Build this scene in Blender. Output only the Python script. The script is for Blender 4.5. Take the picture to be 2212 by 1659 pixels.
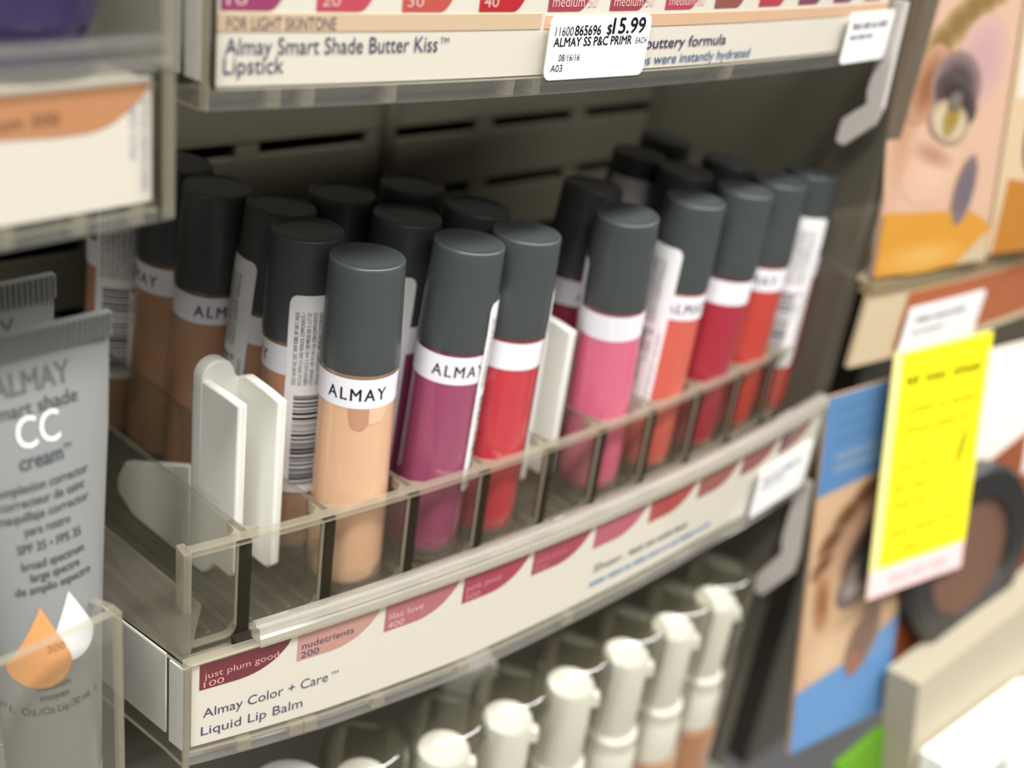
import bpy, math, random
from mathutils import Vector, Matrix
random.seed(7)
for o in list(bpy.data.objects): bpy.data.objects.remove(o, do_unlink=True)
SC = bpy.context.scene
COL = SC.collection
MM = 0.001
R_ = math.radians

# ------------------------------------------------------------------ camera
FPX = 2579.15
cam_d = bpy.data.cameras.new('camera'); cam = bpy.data.objects.new('camera', cam_d); COL.objects.link(cam)
cR = Vector((0.725689, -0.675239, 0.132012)); cD = Vector((-0.221404, -0.410852, -0.884410)); cF = Vector((0.651426, 0.612579, -0.447652))
m3 = Matrix((cR, -cD, -cF)).transposed()
cam.matrix_world = Matrix.Translation(Vector((-181.187, -177.466, 169.892))*MM) @ m3.to_4x4()
cam_d.sensor_fit = 'HORIZONTAL'; cam_d.sensor_width = 36.0
cam_d.lens = FPX/2212*36.0
cam_d.clip_start = 0.01; cam_d.clip_end = 20
cam_d.dof.use_dof = True
cam_d.dof.focus_distance = 0.277
cam_d.dof.aperture_fstop = 7.3
SC.camera = cam

# ------------------------------------------------------------------ world and lights
w = bpy.data.worlds.new('store_air'); SC.world = w; w.use_nodes = True
bg = w.node_tree.nodes['Background']; bg.inputs[0].default_value = (1.0, 0.98, 0.96, 1); bg.inputs[1].default_value = 0.155

def area(name, loc, target, sx, sy, power, col=(1, .98, .95)):
    d = bpy.data.lights.new(name, 'AREA'); d.shape = 'RECTANGLE'; d.size = sx; d.size_y = sy; d.energy = power; d.color = col
    o = bpy.data.objects.new(name, d); COL.objects.link(o); o.location = loc
    o.rotation_euler = (Vector(target)-Vector(loc)).to_track_quat('-Z', 'Y').to_euler()
    return o
area('ceiling_tube_light', (0.1, -0.86, 2.05), (0.05, 0.03, 0.06), 7.0, 0.22, 258)
area('aisle_tube_light', (-0.4, -2.2, 2.3), (0.05, 0.03, 0.0), 3.0, 0.3, 24)

SC.view_settings.view_transform = 'Standard'
SC.view_settings.look = 'None'
SC.view_settings.exposure = 0.0
SC.view_settings.gamma = 1.0
SC.view_settings.use_curve_mapping = False
SC.cycles.transparent_max_bounces = 48
SC.cycles.max_bounces = 14
SC.cycles.transmission_bounces = 12
SC.cycles.glossy_bounces = 6
SC.cycles.caustics_reflective = False
SC.cycles.caustics_refractive = False
SC.cycles.sample_clamp_indirect = 6
SC.cycles.use_denoising = True

# ------------------------------------------------------------------ materials
def lin(c):
    return tuple(((v/255)/12.92 if v/255 <= .04045 else ((v/255+.055)/1.055)**2.4) for v in c)
MATS = {}
def mat(name, rgb, rough=.5, spec=.5, coat=0, metal=0, noise=0, scale=300, bump=0):
    if name in MATS: return MATS[name]
    m = bpy.data.materials.new(name); m.use_nodes = True; nt = m.node_tree
    b = nt.nodes['Principled BSDF']; c = lin(rgb)+(1,)
    b.inputs['Base Color'].default_value = c; b.inputs['Roughness'].default_value = rough
    b.inputs['Specular IOR Level'].default_value = spec; b.inputs['Metallic'].default_value = metal
    b.inputs['Coat Weight'].default_value = coat; b.inputs['Coat Roughness'].default_value = .06
    if noise or bump:
        tc = nt.nodes.new('ShaderNodeTexCoord'); n = nt.nodes.new('ShaderNodeTexNoise'); n.inputs['Scale'].default_value = scale; n.inputs['Detail'].default_value = 4
        nt.links.new(tc.outputs['Object'], n.inputs['Vector'])
        if noise:
            mx = nt.nodes.new('ShaderNodeMix'); mx.data_type = 'RGBA'
            mx.inputs[6].default_value = tuple(v*(1-noise) for v in c[:3])+(1,); mx.inputs[7].default_value = tuple(min(1, v*(1+noise)) for v in c[:3])+(1,)
            nt.links.new(n.outputs['Fac'], mx.inputs[0]); nt.links.new(mx.outputs[2], b.inputs['Base Color'])
        if bump:
            bp = nt.nodes.new('ShaderNodeBump'); bp.inputs['Strength'].default_value = bump; bp.inputs['Distance'].default_value = .0002
            nt.links.new(n.outputs['Fac'], bp.inputs['Height']); nt.links.new(bp.outputs[0], b.inputs['Normal'])
    MATS[name] = m; return m
def clear(name, tint, haze=.0, haze_rgb=(200, 196, 182), rough=.05, gloss=1.0):
    """clear acrylic sheet: see-through, with a mirror coat and a little milkiness"""
    if name in MATS: return MATS[name]
    m = bpy.data.materials.new(name); m.use_nodes = True; nt = m.node_tree
    for n in list(nt.nodes): nt.nodes.remove(n)
    out = nt.nodes.new('ShaderNodeOutputMaterial')
    tr = nt.nodes.new('ShaderNodeBsdfTransparent'); tr.inputs[0].default_value = tuple(tint)+(1,)
    gl = nt.nodes.new('ShaderNodeBsdfGlossy'); gl.inputs['Roughness'].default_value = rough; gl.inputs[0].default_value = (1, 1, 1, 1)
    fr = nt.nodes.new('ShaderNodeLayerWeight'); fr.inputs[0].default_value = .5      # Schlick mirror term, the same from both sides
    pw = nt.nodes.new('ShaderNodeMath'); pw.operation = 'POWER'; pw.inputs[1].default_value = 5
    nt.links.new(fr.outputs['Facing'], pw.inputs[0])
    mul = nt.nodes.new('ShaderNodeMath'); mul.operation = 'MULTIPLY_ADD'; mul.inputs[1].default_value = .5*gloss; mul.inputs[2].default_value = .022*gloss
    nt.links.new(pw.outputs[0], mul.inputs[0])
    mx = nt.nodes.new('ShaderNodeMixShader')
    last = tr
    if haze:
        di = nt.nodes.new('ShaderNodeBsdfDiffuse'); di.inputs[0].default_value = lin(haze_rgb)+(1,)
        tl = nt.nodes.new('ShaderNodeBsdfTranslucent'); tl.inputs[0].default_value = lin(haze_rgb)+(1,)
        ad = nt.nodes.new('ShaderNodeMixShader'); ad.inputs[0].default_value = .5
        nt.links.new(di.outputs[0], ad.inputs[1]); nt.links.new(tl.outputs[0], ad.inputs[2])
        hz = nt.nodes.new('ShaderNodeMixShader'); hz.inputs[0].default_value = haze
        nt.links.new(tr.outputs[0], hz.inputs[1]); nt.links.new(ad.outputs[0], hz.inputs[2]); last = hz
    nt.links.new(mul.outputs[0], mx.inputs[0]); nt.links.new(last.outputs[0], mx.inputs[1]); nt.links.new(gl.outputs[0], mx.inputs[2])
    nt.links.new(mx.outputs[0], out.inputs[0])
    MATS[name] = m; return m
def glass(name, tint=(1, 1, 1), rough=.02, ior=1.47):
    if name in MATS: return MATS[name]
    m = bpy.data.materials.new(name); m.use_nodes = True; b = m.node_tree.nodes['Principled BSDF']
    b.inputs['Base Color'].default_value = tuple(tint)+(1,); b.inputs['Transmission Weight'].default_value = 1
    b.inputs['Roughness'].default_value = rough; b.inputs['IOR'].default_value = ior
    MATS[name] = m; return m

ACR = clear('acrylic_sheet', (.93, .93, .91), haze=.045)
COVER = clear('acrylic_cover', (.97, .97, .95), haze=.012)
EDGE = clear('acrylic_edge', (.84, .84, .80), haze=.37, haze_rgb=(214, 206, 186), rough=.15)
DEDGE = clear('acrylic_divider_edge', (.78, .78, .74), haze=.42, haze_rgb=(158, 153, 138), rough=.15)
SHADE = clear('acrylic_painted_shade', (.35, .35, .31), haze=.45, haze_rgb=(84, 80, 66), rough=.2, gloss=.4)  # internal reflections and shade of clear acrylic, put in as a dark tint
FLOORM = clear('acrylic_floor', (.82, .82, .79), haze=.27, haze_rgb=(150, 144, 132), rough=.12)
RAIL = clear('acrylic_rail', (.90, .90, .88), haze=.44, haze_rgb=(242, 238, 228), rough=.10, gloss=5)
FOOT = clear('acrylic_foot', (.95, .95, .94), haze=.12, haze_rgb=(230, 230, 226), rough=.08, gloss=4)
CARD = mat('white_card', (238, 233, 226), .45, .3)
CARD2 = mat('white_side_card', (236, 234, 236), .5, .3)
INK = mat('violet_ink', (66, 60, 110), .6, .2)
DINK = mat('black_ink', (28, 24, 38), .6, .2)
GINK = mat('grey_ink', (112, 116, 118), .6, .2)
BINK = mat('blue_ink', (90, 140, 195), .6, .2)
WINK = mat('white_ink', (246, 240, 240), .6, .2)
LINK = mat('lilac_ink', (176, 170, 200), .6, .2)
STICK = mat('white_sticker', (240, 240, 240), .35, .4)
BAND = mat('white_band', (236, 234, 242), .4, .4)
CAPM = mat('charcoal_cap', (66, 71, 71), .36, .5, noise=.05, scale=900)
PUSH = mat('white_pusher_plastic', (240, 239, 232), .38, .5)
WALLM = mat('taupe_slatwall', (76, 72, 60), .6, .3, noise=.05, scale=60)
BLACKM = mat('slot_black', (10, 10, 8), .8, .1)
DGREY = mat('dark_grey_plastic', (70, 68, 62), .5, .3)
GREYP = mat('grey_plastic', (142, 138, 128), .45, .4)

# ------------------------------------------------------------------ geometry helpers (millimetres)
RC = 946.036; CX, CY = 65.0, 946.0; MOD = 260.0
def cv(s, off, z, mod=0):
    a = s/RC
    return (CX+mod*MOD+(RC-off)*math.sin(a), CY-(RC-off)*math.cos(a), z)
def interp(x, pts):
    if x <= pts[0][0]: return pts[0][1]
    for (a, b), (c, d) in zip(pts, pts[1:]):
        if x <= c: return b+(d-b)*(x-a)/(c-a)
    return pts[-1][1]
TOPZ = -17.4
BOT = [(-142, -42.4), (-122, -44.4), (-102, -46.1), (-58, -47.7), (-8, -46.6), (42, -45.7), (90, -46.5), (119, -48.0)]
def stripz(s, z):                                    # the lower label strip is slightly deeper at its middle than at its left end
    return z if z >= TOPZ else TOPZ+(z-TOPZ)*(interp(s, BOT)-TOPZ)/(-46.5-TOPZ)

def marks(b, fn, width, h, m, seed, track=1.0):
    """a line of print too blurred to read: word-length smudges"""
    rg = random.Random(seed); u = 0.0
    while u < width-h*.6:
        w_ = min(width-u, h*rg.uniform(1.2, 4.2)); q = u
        while q < u+w_-.05:                       # letters as short uneven strokes
            e = min(h*rg.uniform(.28, .5), u+w_-q); k = rg.uniform(.72, 1.0)
            b.poly([fn(q, 0), fn(q+e, 0), fn(q+e, h*k), fn(q, h*k)], m); q += e+h*.16
        u += w_+h*.55

class MB:
    def __init__(s): s.v = []; s.f = []; s.fm = []; s.mats = []; s.sm = []
    def mi(s, m):
        if m not in s.mats: s.mats.append(m)
        return s.mats.index(m)
    def poly(s, pts, m, smooth=False):
        i = len(s.v); s.v += [tuple(p) for p in pts]; s.f.append(tuple(range(i, i+len(pts)))); s.fm.append(s.mi(m)); s.sm.append(smooth)
    def grid(s, P, m, smooth=True, closed=False, flip=False):
        i = len(s.v); nu = len(P); nv = len(P[0])
        for r in P: s.v += [tuple(p) for p in r]
        k = s.mi(m)
        for a in range(nu if closed else nu-1):
            for b in range(nv-1):
                q = (i+a*nv+b, i+((a+1) % nu)*nv+b, i+((a+1) % nu)*nv+b+1, i+a*nv+b+1)
                s.f.append(q[::-1] if flip else q); s.fm.append(k); s.sm.append(smooth)
    def box(s, x0, x1, y0, y1, z0, z1, m, medge=None, fn=None, skip=''):
        c = [(x0, y0, z0), (x1, y0, z0), (x1, y1, z0), (x0, y1, z0), (x0, y0, z1), (x1, y0, z1), (x1, y1, z1), (x0, y1, z1)]
        if fn: c = [fn(*p) for p in c]
        d = {'x': x1-x0, 'y': y1-y0, 'z': z1-z0}; thin = min(d, key=d.get)
        i = len(s.v); s.v += c
        for ax, q in (('z', (0, 3, 2, 1)), ('z', (4, 5, 6, 7)), ('y', (0, 1, 5, 4)), ('y', (2, 3, 7, 6)), ('x', (0, 4, 7, 3)), ('x', (1, 2, 6, 5))):
            s.f.append(tuple(i+k for k in q)); s.fm.append(s.mi(m if (ax == thin or medge is None) else medge)); s.sm.append(False)
    def extrude(s, pts, fn, d0, d1, m, medge=None):
        """flat outline pts (u,v) carried from depth d0 to d1 by fn(u,v,d)"""
        n = len(pts); a = [fn(u, v, d0) for u, v in pts]; b = [fn(u, v, d1) for u, v in pts]
        s.poly(a, m); s.poly(b[::-1], m)
        for k in range(n):
            j = (k+1) % n; s.poly([a[j], a[k], b[k], b[j]], medge or m)
    def cbox(s, s0, s1, o0, o1, z0, z1, m, medge=None, mod=0, n=None, zf=None):
        """strip that follows the curved shelf front"""
        n = n or max(1, int(abs(s1-s0)/9)); medge = medge or m; zf = zf or (lambda t, z: z)
        S = [s0+(s1-s0)*k/n for k in range(n+1)]
        P = [[cv(t, o0, zf(t, z0), mod), cv(t, o1, zf(t, z0), mod), cv(t, o1, zf(t, z1), mod), cv(t, o0, zf(t, z1), mod)] for t in S]
        for k in range(n):
            a, b = P[k], P[k+1]
            s.poly([a[0], b[0], b[3], a[3]], m, True); s.poly([b[1], a[1], a[2], b[2]], m, True)
            s.poly([a[3], b[3], b[2], a[2]], medge, True); s.poly([a[1], b[1], b[0], a[0]], medge, True)
        s.poly([P[0][0], P[0][3], P[0][2], P[0][1]], medge); s.poly([P[n][0], P[n][1], P[n][2], P[n][3]], medge)
    def cstrips(s, S, zlo, zhi, off, m, mod=0, zf=None):
        zf = zf or (lambda t, z: z)
        for a, b in zip(S, S[1:]):
            s.poly([cv(a, off, zf(a, zlo(a)), mod), cv(b, off, zf(b, zlo(b)), mod), cv(b, off, zf(b, zhi(b)), mod), cv(a, off, zf(a, zhi(a)), mod)], m)
    def lathe(s, prof, m, n=40, c=(0, 0), cap0=True, cap1=True, smooth=True):
        """prof: list of (r,z) from bottom to top"""
        P = [[(c[0]+r*math.sin(2*math.pi*k/n), c[1]-r*math.cos(2*math.pi*k/n), z) for r, z in prof] for k in range(n)]
        s.grid(P, m, smooth, closed=True)
        if cap0: s.poly([P[k][0] for k in range(n)][::-1], m)
        if cap1: s.poly([P[k][-1] for k in range(n)], m)
    def text(s, txt, fn, width=None, cap=2.0, m=None, align='l', bold=0, sx=None, track=1.0):
        if bold > 0:
            e = min(bold*1.2, .03)*cap
            for dx, dy in ((-e, -e*.5), (e, -e*.5), (0, e)):
                s.text(txt, lambda u, v, dx=dx, dy=dy: fn(u+dx, v+dy), width, cap, m, align, 0, sx, track)
            return
        vs, fs, x0, x1, ch = text_mesh(txt, track)
        ky = cap/ch; kx = (width/(x1-x0)) if width else (sx or ky)
        W = (x1-x0)*kx; o = {'l': 0, 'c': -W/2, 'r': -W}[align]
        i = len(s.v); s.v += [fn(o+(x-x0)*kx, y*ky) for x, y in vs]
        k = s.mi(m or INK)
        for f in fs: s.f.append(tuple(i+q for q in f)); s.fm.append(k); s.sm.append(False)
    def mesh(s, name, origin=(0, 0, 0), sharp=35):
        me = bpy.data.meshes.new(name)
        me.from_pydata([((p[0]-origin[0])*MM, (p[1]-origin[1])*MM, (p[2]-origin[2])*MM) for p in s.v], [], s.f)
        for m in s.mats: me.materials.append(m)
        me.polygons.foreach_set('material_index', s.fm); me.polygons.foreach_set('use_smooth', s.sm)
        me.update()
        if any(s.sm): 
            bmw(me); me.set_sharp_from_angle(angle=R_(sharp))
        return me
    def build(s, name, parent=None, sharp=35):
        org = ORG.get(parent.name, (0, 0, 0)) if parent else (0, 0, 0)
        o = bpy.data.objects.new(name, s.mesh(name, org, sharp)); COL.objects.link(o)
        if parent: o.parent = parent; ORG[o.name] = org
        return o
def bmw(me):
    import bmesh
    b = bmesh.new(); b.from_mesh(me); bmesh.ops.remove_doubles(b, verts=b.verts, dist=1e-7); b.to_mesh(me); b.free()
TXT = {}
def _raw(txt, bold):
    cu = bpy.data.curves.new('t', 'FONT'); cu.body = txt; cu.resolution_u = 3; cu.space_character = bold; cu.fill_mode = 'FRONT'
    o = bpy.data.objects.new('t', cu); COL.objects.link(o)
    dg = bpy.context.evaluated_depsgraph_get(); ev = o.evaluated_get(dg); me = ev.to_mesh()
    vs = [(v.co.x, v.co.y) for v in me.vertices]; fs = [tuple(p.vertices) for p in me.polygons]
    ev.to_mesh_clear(); bpy.data.objects.remove(o); bpy.data.curves.remove(cu)
    return vs, fs
CAPH = max(y for x, y in _raw('H', 1)[0])
def text_mesh(txt, bold=0):
    k = (txt, bold)
    if k not in TXT:
        vs, fs = _raw(txt, bold); xs = [x for x, y in vs]
        TXT[k] = (vs, fs, min(xs), max(xs), CAPH)
    return TXT[k]
ORG = {}
def tag(o, label=None, cat=None, group=None, kind=None):
    if label: o['label'] = label
    if cat: o['category'] = cat
    if group: o['group'] = group
    if kind: o['kind'] = kind
    return o
def thing(name, label, cat, loc=(0, 0, 0), group=None, rot=None):
    o = bpy.data.objects.new(name, None); COL.objects.link(o); o.empty_display_size = .01
    o.location = Vector(loc)*MM
    if rot: o.rotation_euler = rot
    ORG[o.name] = loc if not rot else (0, 0, 0)
    return tag(o, label, cat, group)
def inst(name, me, parent, rz=0, loc=(0, 0, 0)):
    o = bpy.data.objects.new(name, me); COL.objects.link(o); o.parent = parent; o.rotation_euler = (0, 0, rz); o.location = Vector(loc)*MM
    return o
def copy_tree(o, parent=None):
    c = o.copy(); COL.objects.link(c)
    if parent is not None: c.parent = parent
    for ch in list(o.children): copy_tree(ch, c)
    return c
def fr(a, b, n): return [a+(b-a)*k/n for k in range(n+1)]
def swatch(mb, s0, s1, zt, zb, off, m, mod=0, zf=None, rs=.62):
    """colour block with a big rounded lower right corner"""
    W = s1-s0; H = zt-zb; rx = W*rs
    def lo(t):
        u = (t-(s1-rx))/rx
        return zb if u <= 0 else zb+H*(1-max(0, 1-u**2.2)**.75)
    mb.cstrips(fr(s0, s1-rx, 3)+fr(s1-rx, s1, 12)[1:], lo, lambda t: zt, off, m, mod, zf)

# ------------------------------------------------------------------ the shelf back (structure)
b = MB(); WY = 165.0
bars = [(-330, -57), (-51, -31.5), (-25.5, -6), (0, 18.4), (23.8, 43.8), (49.2, 69.5), (75, 95), (100.5, 260)]
for za, zb in bars: b.box(-520, 1500, WY, WY+6, za, zb, WALLM)
b.box(-520, 1500, WY+6, WY+14, -330, 260, BLACKM)
x = 31.5-54.6*6
while x < 620:                                   # the bridges between the slots
    for (q, za), (zb, q2) in zip(bars, bars[1:]): b.box(x, x+9, WY+.4, WY+6, za, zb, WALLM)
    x += 54.6
wall = b.build('wall_back'); b = MB(); b.box(-1500, 1700, -2600, 175, -1210, -1200, mat('store_floor_tile', (188, 180, 166), .4, .4)); fl = b.build('floor'); tag(fl, 'pale store floor of the aisle', kind='structure')
tag(wall, 'dark taupe slotted back panel of the shelf', kind='structure')
b = MB(); b.box(93, 97.5, WY-3, WY, -330, 260, WALLM)
seam = b.build('trim_1'); tag(seam, 'narrow upright strip covering the seam of the back panel', kind='structure')

# ------------------------------------------------------------------ main tray of lip tubes
t = thing('display_tray', 'clear compartment tray holding the lip tubes, with pink swatches on its label strip', 'tray', (60, 60, -49))
DIV = [-47.5, -25.3, 0.2, 24.9, 50.0, 72.6, 97.0, 122.2, 147.4, 171.8]      # divider x at the front wall
SDIV = [-116.2, -92.5, -66.0, -41.0, -15.4, 7.8, 32.6, 58.4, 84.2, 109.0]   # the same along the curve
SK = -.07                                        # dividers run back a little to the left
b = MB()                                         # front wall: continuous rim, separate pockets under it
b.cbox(-131.5, 118, 19.3, 22.2, -1.6, 0, ACR, EDGE)
edges = [-131.5]+SDIV+[118]
for a, c in zip(edges, edges[1:]):
    a0 = a+(1.9 if a > -131 else 0); c0 = c-1.9
    n = 10; S = fr(a0, c0-3.2, 4)+fr(c0-3.2, c0, 6)[1:]
    lo = lambda t_, c0=c0: -29.0+(0 if t_ < c0-3.2 else 3.2*(1-math.sqrt(max(0, 1-((t_-c0+3.2)/3.2)**2))))
    b.cstrips(S, lo, lambda t_: -1.6, 20.0, ACR)
    b.cbox(c0-.5, c0, 19.6, 20.3, -25.6, -1.6, EDGE)
    for q0, q1 in zip(S, S[1:]):                 # bright lower edge
        b.poly([cv(q0, 19.6, lo(q0)), cv(q1, 19.6, lo(q1)), cv(q1, 19.6, lo(q1)+.45), cv(q0, 19.6, lo(q0)+.45)], EDGE)
        b.poly([cv(q0, 19.6, lo(q0)+.45), cv(q1, 19.6, lo(q1)+.45), cv(q1, 22, lo(q1)+.45), cv(q0, 22, lo(q0)+.45)], EDGE)
b.cbox(-132.6, -130.6, 18.6, 23.6, -29, 0, EDGE)
b.build('front_wall', t)
for xd, sd in zip(DIV, SDIV):
    b = MB()
    y0 = cv(sd, 22.2, 0)[1]
    f = lambda x_, y_, z_, xd=xd, y0=y0: (xd+x_+SK*(y_-y0), y_, z_)
    b.box(-.85, .85, y0+.4, WY-4, -31, 0, ACR, DEDGE, f)
    # fillets where the divider meets the front rim
    b.extrude([(-.85, 6), (.85, 6), (1.5, 2.2), (4.2, 0), (-4.2, 0), (-1.5, 2.2)], lambda u, v, d, xd=xd, y0=y0: (xd+u+SK*v, y0+v, d), -3, 0, EDGE)
    dv = b.build('divider', t)
    b = MB(); b.cbox(sd-1.95, sd+1.95, 20.3, 21.4, -30.5, -1.6, SHADE); b.build('divider_shade_strip', dv)  # added dark strip stands in for the shaded look of the divider edge
b = MB()                                         # floor with running ridges
b.cbox(-133, 119, 20, 150, -33, -31, FLOORM, FLOORM)
for k in range(44):
    xx = -66+k*5.6
    y0 = 946.0-924*math.cos((xx-65)/946.0)+4
    b.box(xx, xx+1.1, y0, WY-6, -31, -30.3, FLOORM, EDGE, lambda x_, y_, z_, y0=y0: (x_+SK*(y_-y0), y_, z_))
b.build('floor', t)
b = MB()                                         # top lip of the label holder
b.cbox(-138.8, 119, .9, 3.2, -17.8, -16.6, ACR, EDGE, n=60)
b.cbox(-132, 119, 14, 20, -33, -31, FLOORM, EDGE)
for xd, sd in zip(DIV, SDIV): b.cbox(sd-3.2, sd+3.0, 16.5, 19.6, -31, -28.6, SHADE)
b.extrude([(-72.0, 12.5), (-59.0, 29.0), (-67.5, 120), (-90.5, 120)], lambda u, v, d: (u, v, d), -18.2, -17.0, FLOORM, EDGE)
b.build('holder_lip', t)
b = MB()
prof = [(.2, -17.5), (5.2, -17.5), (5.6, -15.6), (5.0, -12.9), (3.4, -12.4), (3.2, -13.2), (2.2, -13.3), (2.0, -12.6), (1.1, -12.9), (.5, -13.9), (1.1, -14.4), (.3, -15.2)]
S = fr(-121.0, 119, 40)
b.grid([[cv(q, o_, z_) for o_, z_ in prof+prof[:1]] for q in S], RAIL, True)
b.poly([cv(S[0], o_, z_) for o_, z_ in prof], RAIL); b.poly([cv(S[-1], o_, z_) for o_, z_ in prof][::-1], RAIL)
b.build('clear_rail', t, 25)
# label strip with swatches and lettering
SW = [((128, 36, 64), 'just plum good', '100', (232, 176, 176), 20), ((224, 182, 174), 'nudetrients', '200', (66, 60, 110), 15.5), ((204, 128, 144), 'lilac love', '400', (236, 196, 202), 11.5),
      ((186, 62, 98), 'pink pout', '500', (226, 150, 170), 13), ((184, 64, 98), 'pink pout', '500', (214, 120, 150), 13), ((208, 106, 136), 'pink', '600', (226, 140, 162), 8),
      ((200, 88, 90), 'coral', '700', (214, 120, 120), 8), ((178, 116, 104), '', '', None, 0), ((172, 108, 104), '', '', None, 0), ((132, 82, 100), '', '', None, 0)]
b = MB()
b.cbox(-137.2, 119, 1.4, 2.2, -45.8, -17.9, CARD, CARD, n=60, zf=stripz)
for k, (c, nm, no, tc, wd) in enumerate(SW):
    s0 = -135.4+24.80*k; m = mat('swatch_ink_%s' % ['plum', 'nude', 'lilac', 'pout', 'pout_second', 'rose', 'coral', 'clay', 'brick', 'mauve'][k], tuple(q*f for q, f in zip(c, (.93, .86, .87))), .5, .2)
    swatch(b, s0, s0+23.4, -17.9, -26.7, 1.3, m, zf=stripz)
    if no and k < 5:
        mt = mat('swatch_text_%d' % k, tc, .6, .2)
        b.text(nm, lambda u, v, s0=s0: cv(s0+1.2+u, 1.22, stripz(s0+1.2+u, -23.3+v)), wd*.93, 2.0, mt)
        b.text(no, lambda u, v, s0=s0: cv(s0+1.0+u, 1.22, stripz(s0+1+u, -26.1+v)), 5.0, 1.9, mt)
b.text('Almay Color + Care', lambda u, v: cv(-134.4+u, 1.3, stripz(-134.4+u, -36.5+v)), 33.0, 3.0, INK)
b.text('TM', lambda u, v: cv(-100.6+u, 1.3, stripz(-100.6+u, -35.0+v)), 2.2, 1.0, INK)
b.text('Liquid Lip Balm', lambda u, v: cv(-134.8+u, 1.3, stripz(-134.8+u, -42.6+v)), 26.6, 3.0, INK)
b.text('Sheer,', lambda u, v: cv(-9+u, 1.25, -36.2+v), 13.5, 2.8, GINK, bold=.012)
marks(b, lambda u, v: cv(7+u, 1.25, -36.2+v), 29, 2.2, GINK, 5)
marks(b, lambda u, v: cv(-9.6+u, 1.25, -41.4+v), 60, 2.0, BINK, 6)
b.build('label_strip', t)
b = MB()
b.cbox(-138.4, 119, 0, .9, -46.5, -16.6, COVER, EDGE, n=60, zf=stripz)
b.build('label_cover', t)
b = MB()                                         # thick clear foot under the label
prof = [(-.2, -50.6), (5.0, -50.6), (6.2, -48.6), (4.6, -46.6), (-.2, -46.6), (.5, -48.4), (-.2, -49.4)]
S = fr(-138.4, 119, 44)
b.grid([[cv(q, o_, stripz(q, z_)) for o_, z_ in prof+prof[:1]] for q in S], FOOT, True)
b.poly([cv(S[0], o_, stripz(S[0], z_)) for o_, z_ in prof], FOOT); b.poly([cv(S[-1], o_, stripz(S[-1], z_)) for o_, z_ in prof][::-1], FOOT)
for q in (-126, -112, -108, -88, -60, -20): b.cbox(q, q+3.5, -.3, 5.0, -50.0, -46.6, EDGE, zf=stripz)
b.build('bottom_rail', t, 25)
b = MB()                                         # left side of the label holder
P0 = cv(-138.6, 0, 0); SD = (-.16, .987)
sd = lambda u, v, d: (P0[0]+SD[0]*u+d*SD[1], P0[1]+SD[1]*u-d*SD[0], v+2)
b.extrude([(0, -49), (8, -48), (70, -47), (70, -19), (0, -19)], sd, -.8, 0, ACR, EDGE)
b.extrude([(-.2, -49.5), (.5, -49.5), (.5, -18.6), (-.2, -18.6)], sd, -1.2, .4, EDGE)
sp = b.build('side_panel', t)
b = MB(); b.extrude([(2.5, -45.5), (7.2, -45.5), (7.2, -21), (2.5, -21)], sd, .3, .8, CARD2); b.extrude([(9.5, -45.0), (60, -44), (60, -21), (9.5, -21)], sd, 1.0, 1.5, CARD2)
b.build('side_card', sp)

# ------------------------------------------------------------------ lip tubes
TL = 93.5
def rad(z):                                      # tube radius along its height
    return interp(z, [(0, 10.35), (20, 10.2), (45, 9.95), (57, 9.8), (65, 9.95), (66, 10.15), (93, 9.35)])
def m_body(col_name, rgb):
    b = MB(); b.lathe([(9.7, 3.2), (10.0, 3.6)]+[(rad(z)-.05, z) for z in (8, 20, 32, 45, 56.6)], mat('gloss_'+col_name, rgb, .28, .5, .8), 48)
    return b.mesh('liquid_body')
b = MB(); b.lathe([(9.9, 0), (10.35, .5), (10.35, 3.2), (9.9, 3.4)], clear('tube_glass', (.86, .84, .80), haze=.25, haze_rgb=(190, 180, 165)), 48); ME_BASE = b.mesh('glass_base')
def m_neck(col_name, rgb):
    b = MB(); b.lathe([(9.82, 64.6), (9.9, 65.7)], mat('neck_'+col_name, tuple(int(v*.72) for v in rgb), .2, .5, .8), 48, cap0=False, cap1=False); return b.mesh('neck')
b = MB()
b.lathe([(9.0, 65.7), (10.05, 65.7), (10.15, 66.2)]+[(rad(z), z) for z in (72, 80, 90)]+[(9.38, 92.6), (9.28, 93.1), (9.05, 93.4), (8.7, 93.45), (8.4, 93.2), (6, 92.95), (2, 92.9)], CAPM, 56); ME_CAP = b.mesh('cap', sharp=60)
def tube_pt(phi, z, dr=0): r = rad(z)+dr; return (r*math.sin(phi), -r*math.cos(phi), z)
b = MB(); n = 56
b.grid([[tube_pt(2*math.pi*k/n, z, .06) for z in (56.4, 60.5, 64.6)] for k in range(n)], BAND, True, closed=True)
b.text('ALMAY', lambda u, v: tube_pt(u/9.9, 58.6+v, .1), 15.6, 3.3, DINK, 'c', bold=.018, track=1.25)
b.grid([[tube_pt(math.pi+q/9.9, z, .12) for z in (56.4, 64.6)] for q in (0, .7, 1.5)], STICK, True)
ME_BAND = b.mesh('brand_band')
LINES = ['©2013 ALMAY INC. DIST. NEW YORK, NY 10017. MADE', 'IN U.S.A. WITH U.S. AND NON-U.S. COMPONENTS. /', 'FABRIQUÉ AUX É.-U. AVEC DES PIÈCES DES É.-U ET DE', "L'ÉTRANGER. / HECHO EN E.U.A. CON COMPONENTES", 'DE E.U.A. O EXTRANJEROS. IMPORTADO Y DISTRIBUIDO', 'EN MÉXICO POR: REVLON S.A. DE C.V. AV.', 'INGREDIENTS / INGRÉDIENTS / INGREDIENTES']
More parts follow.
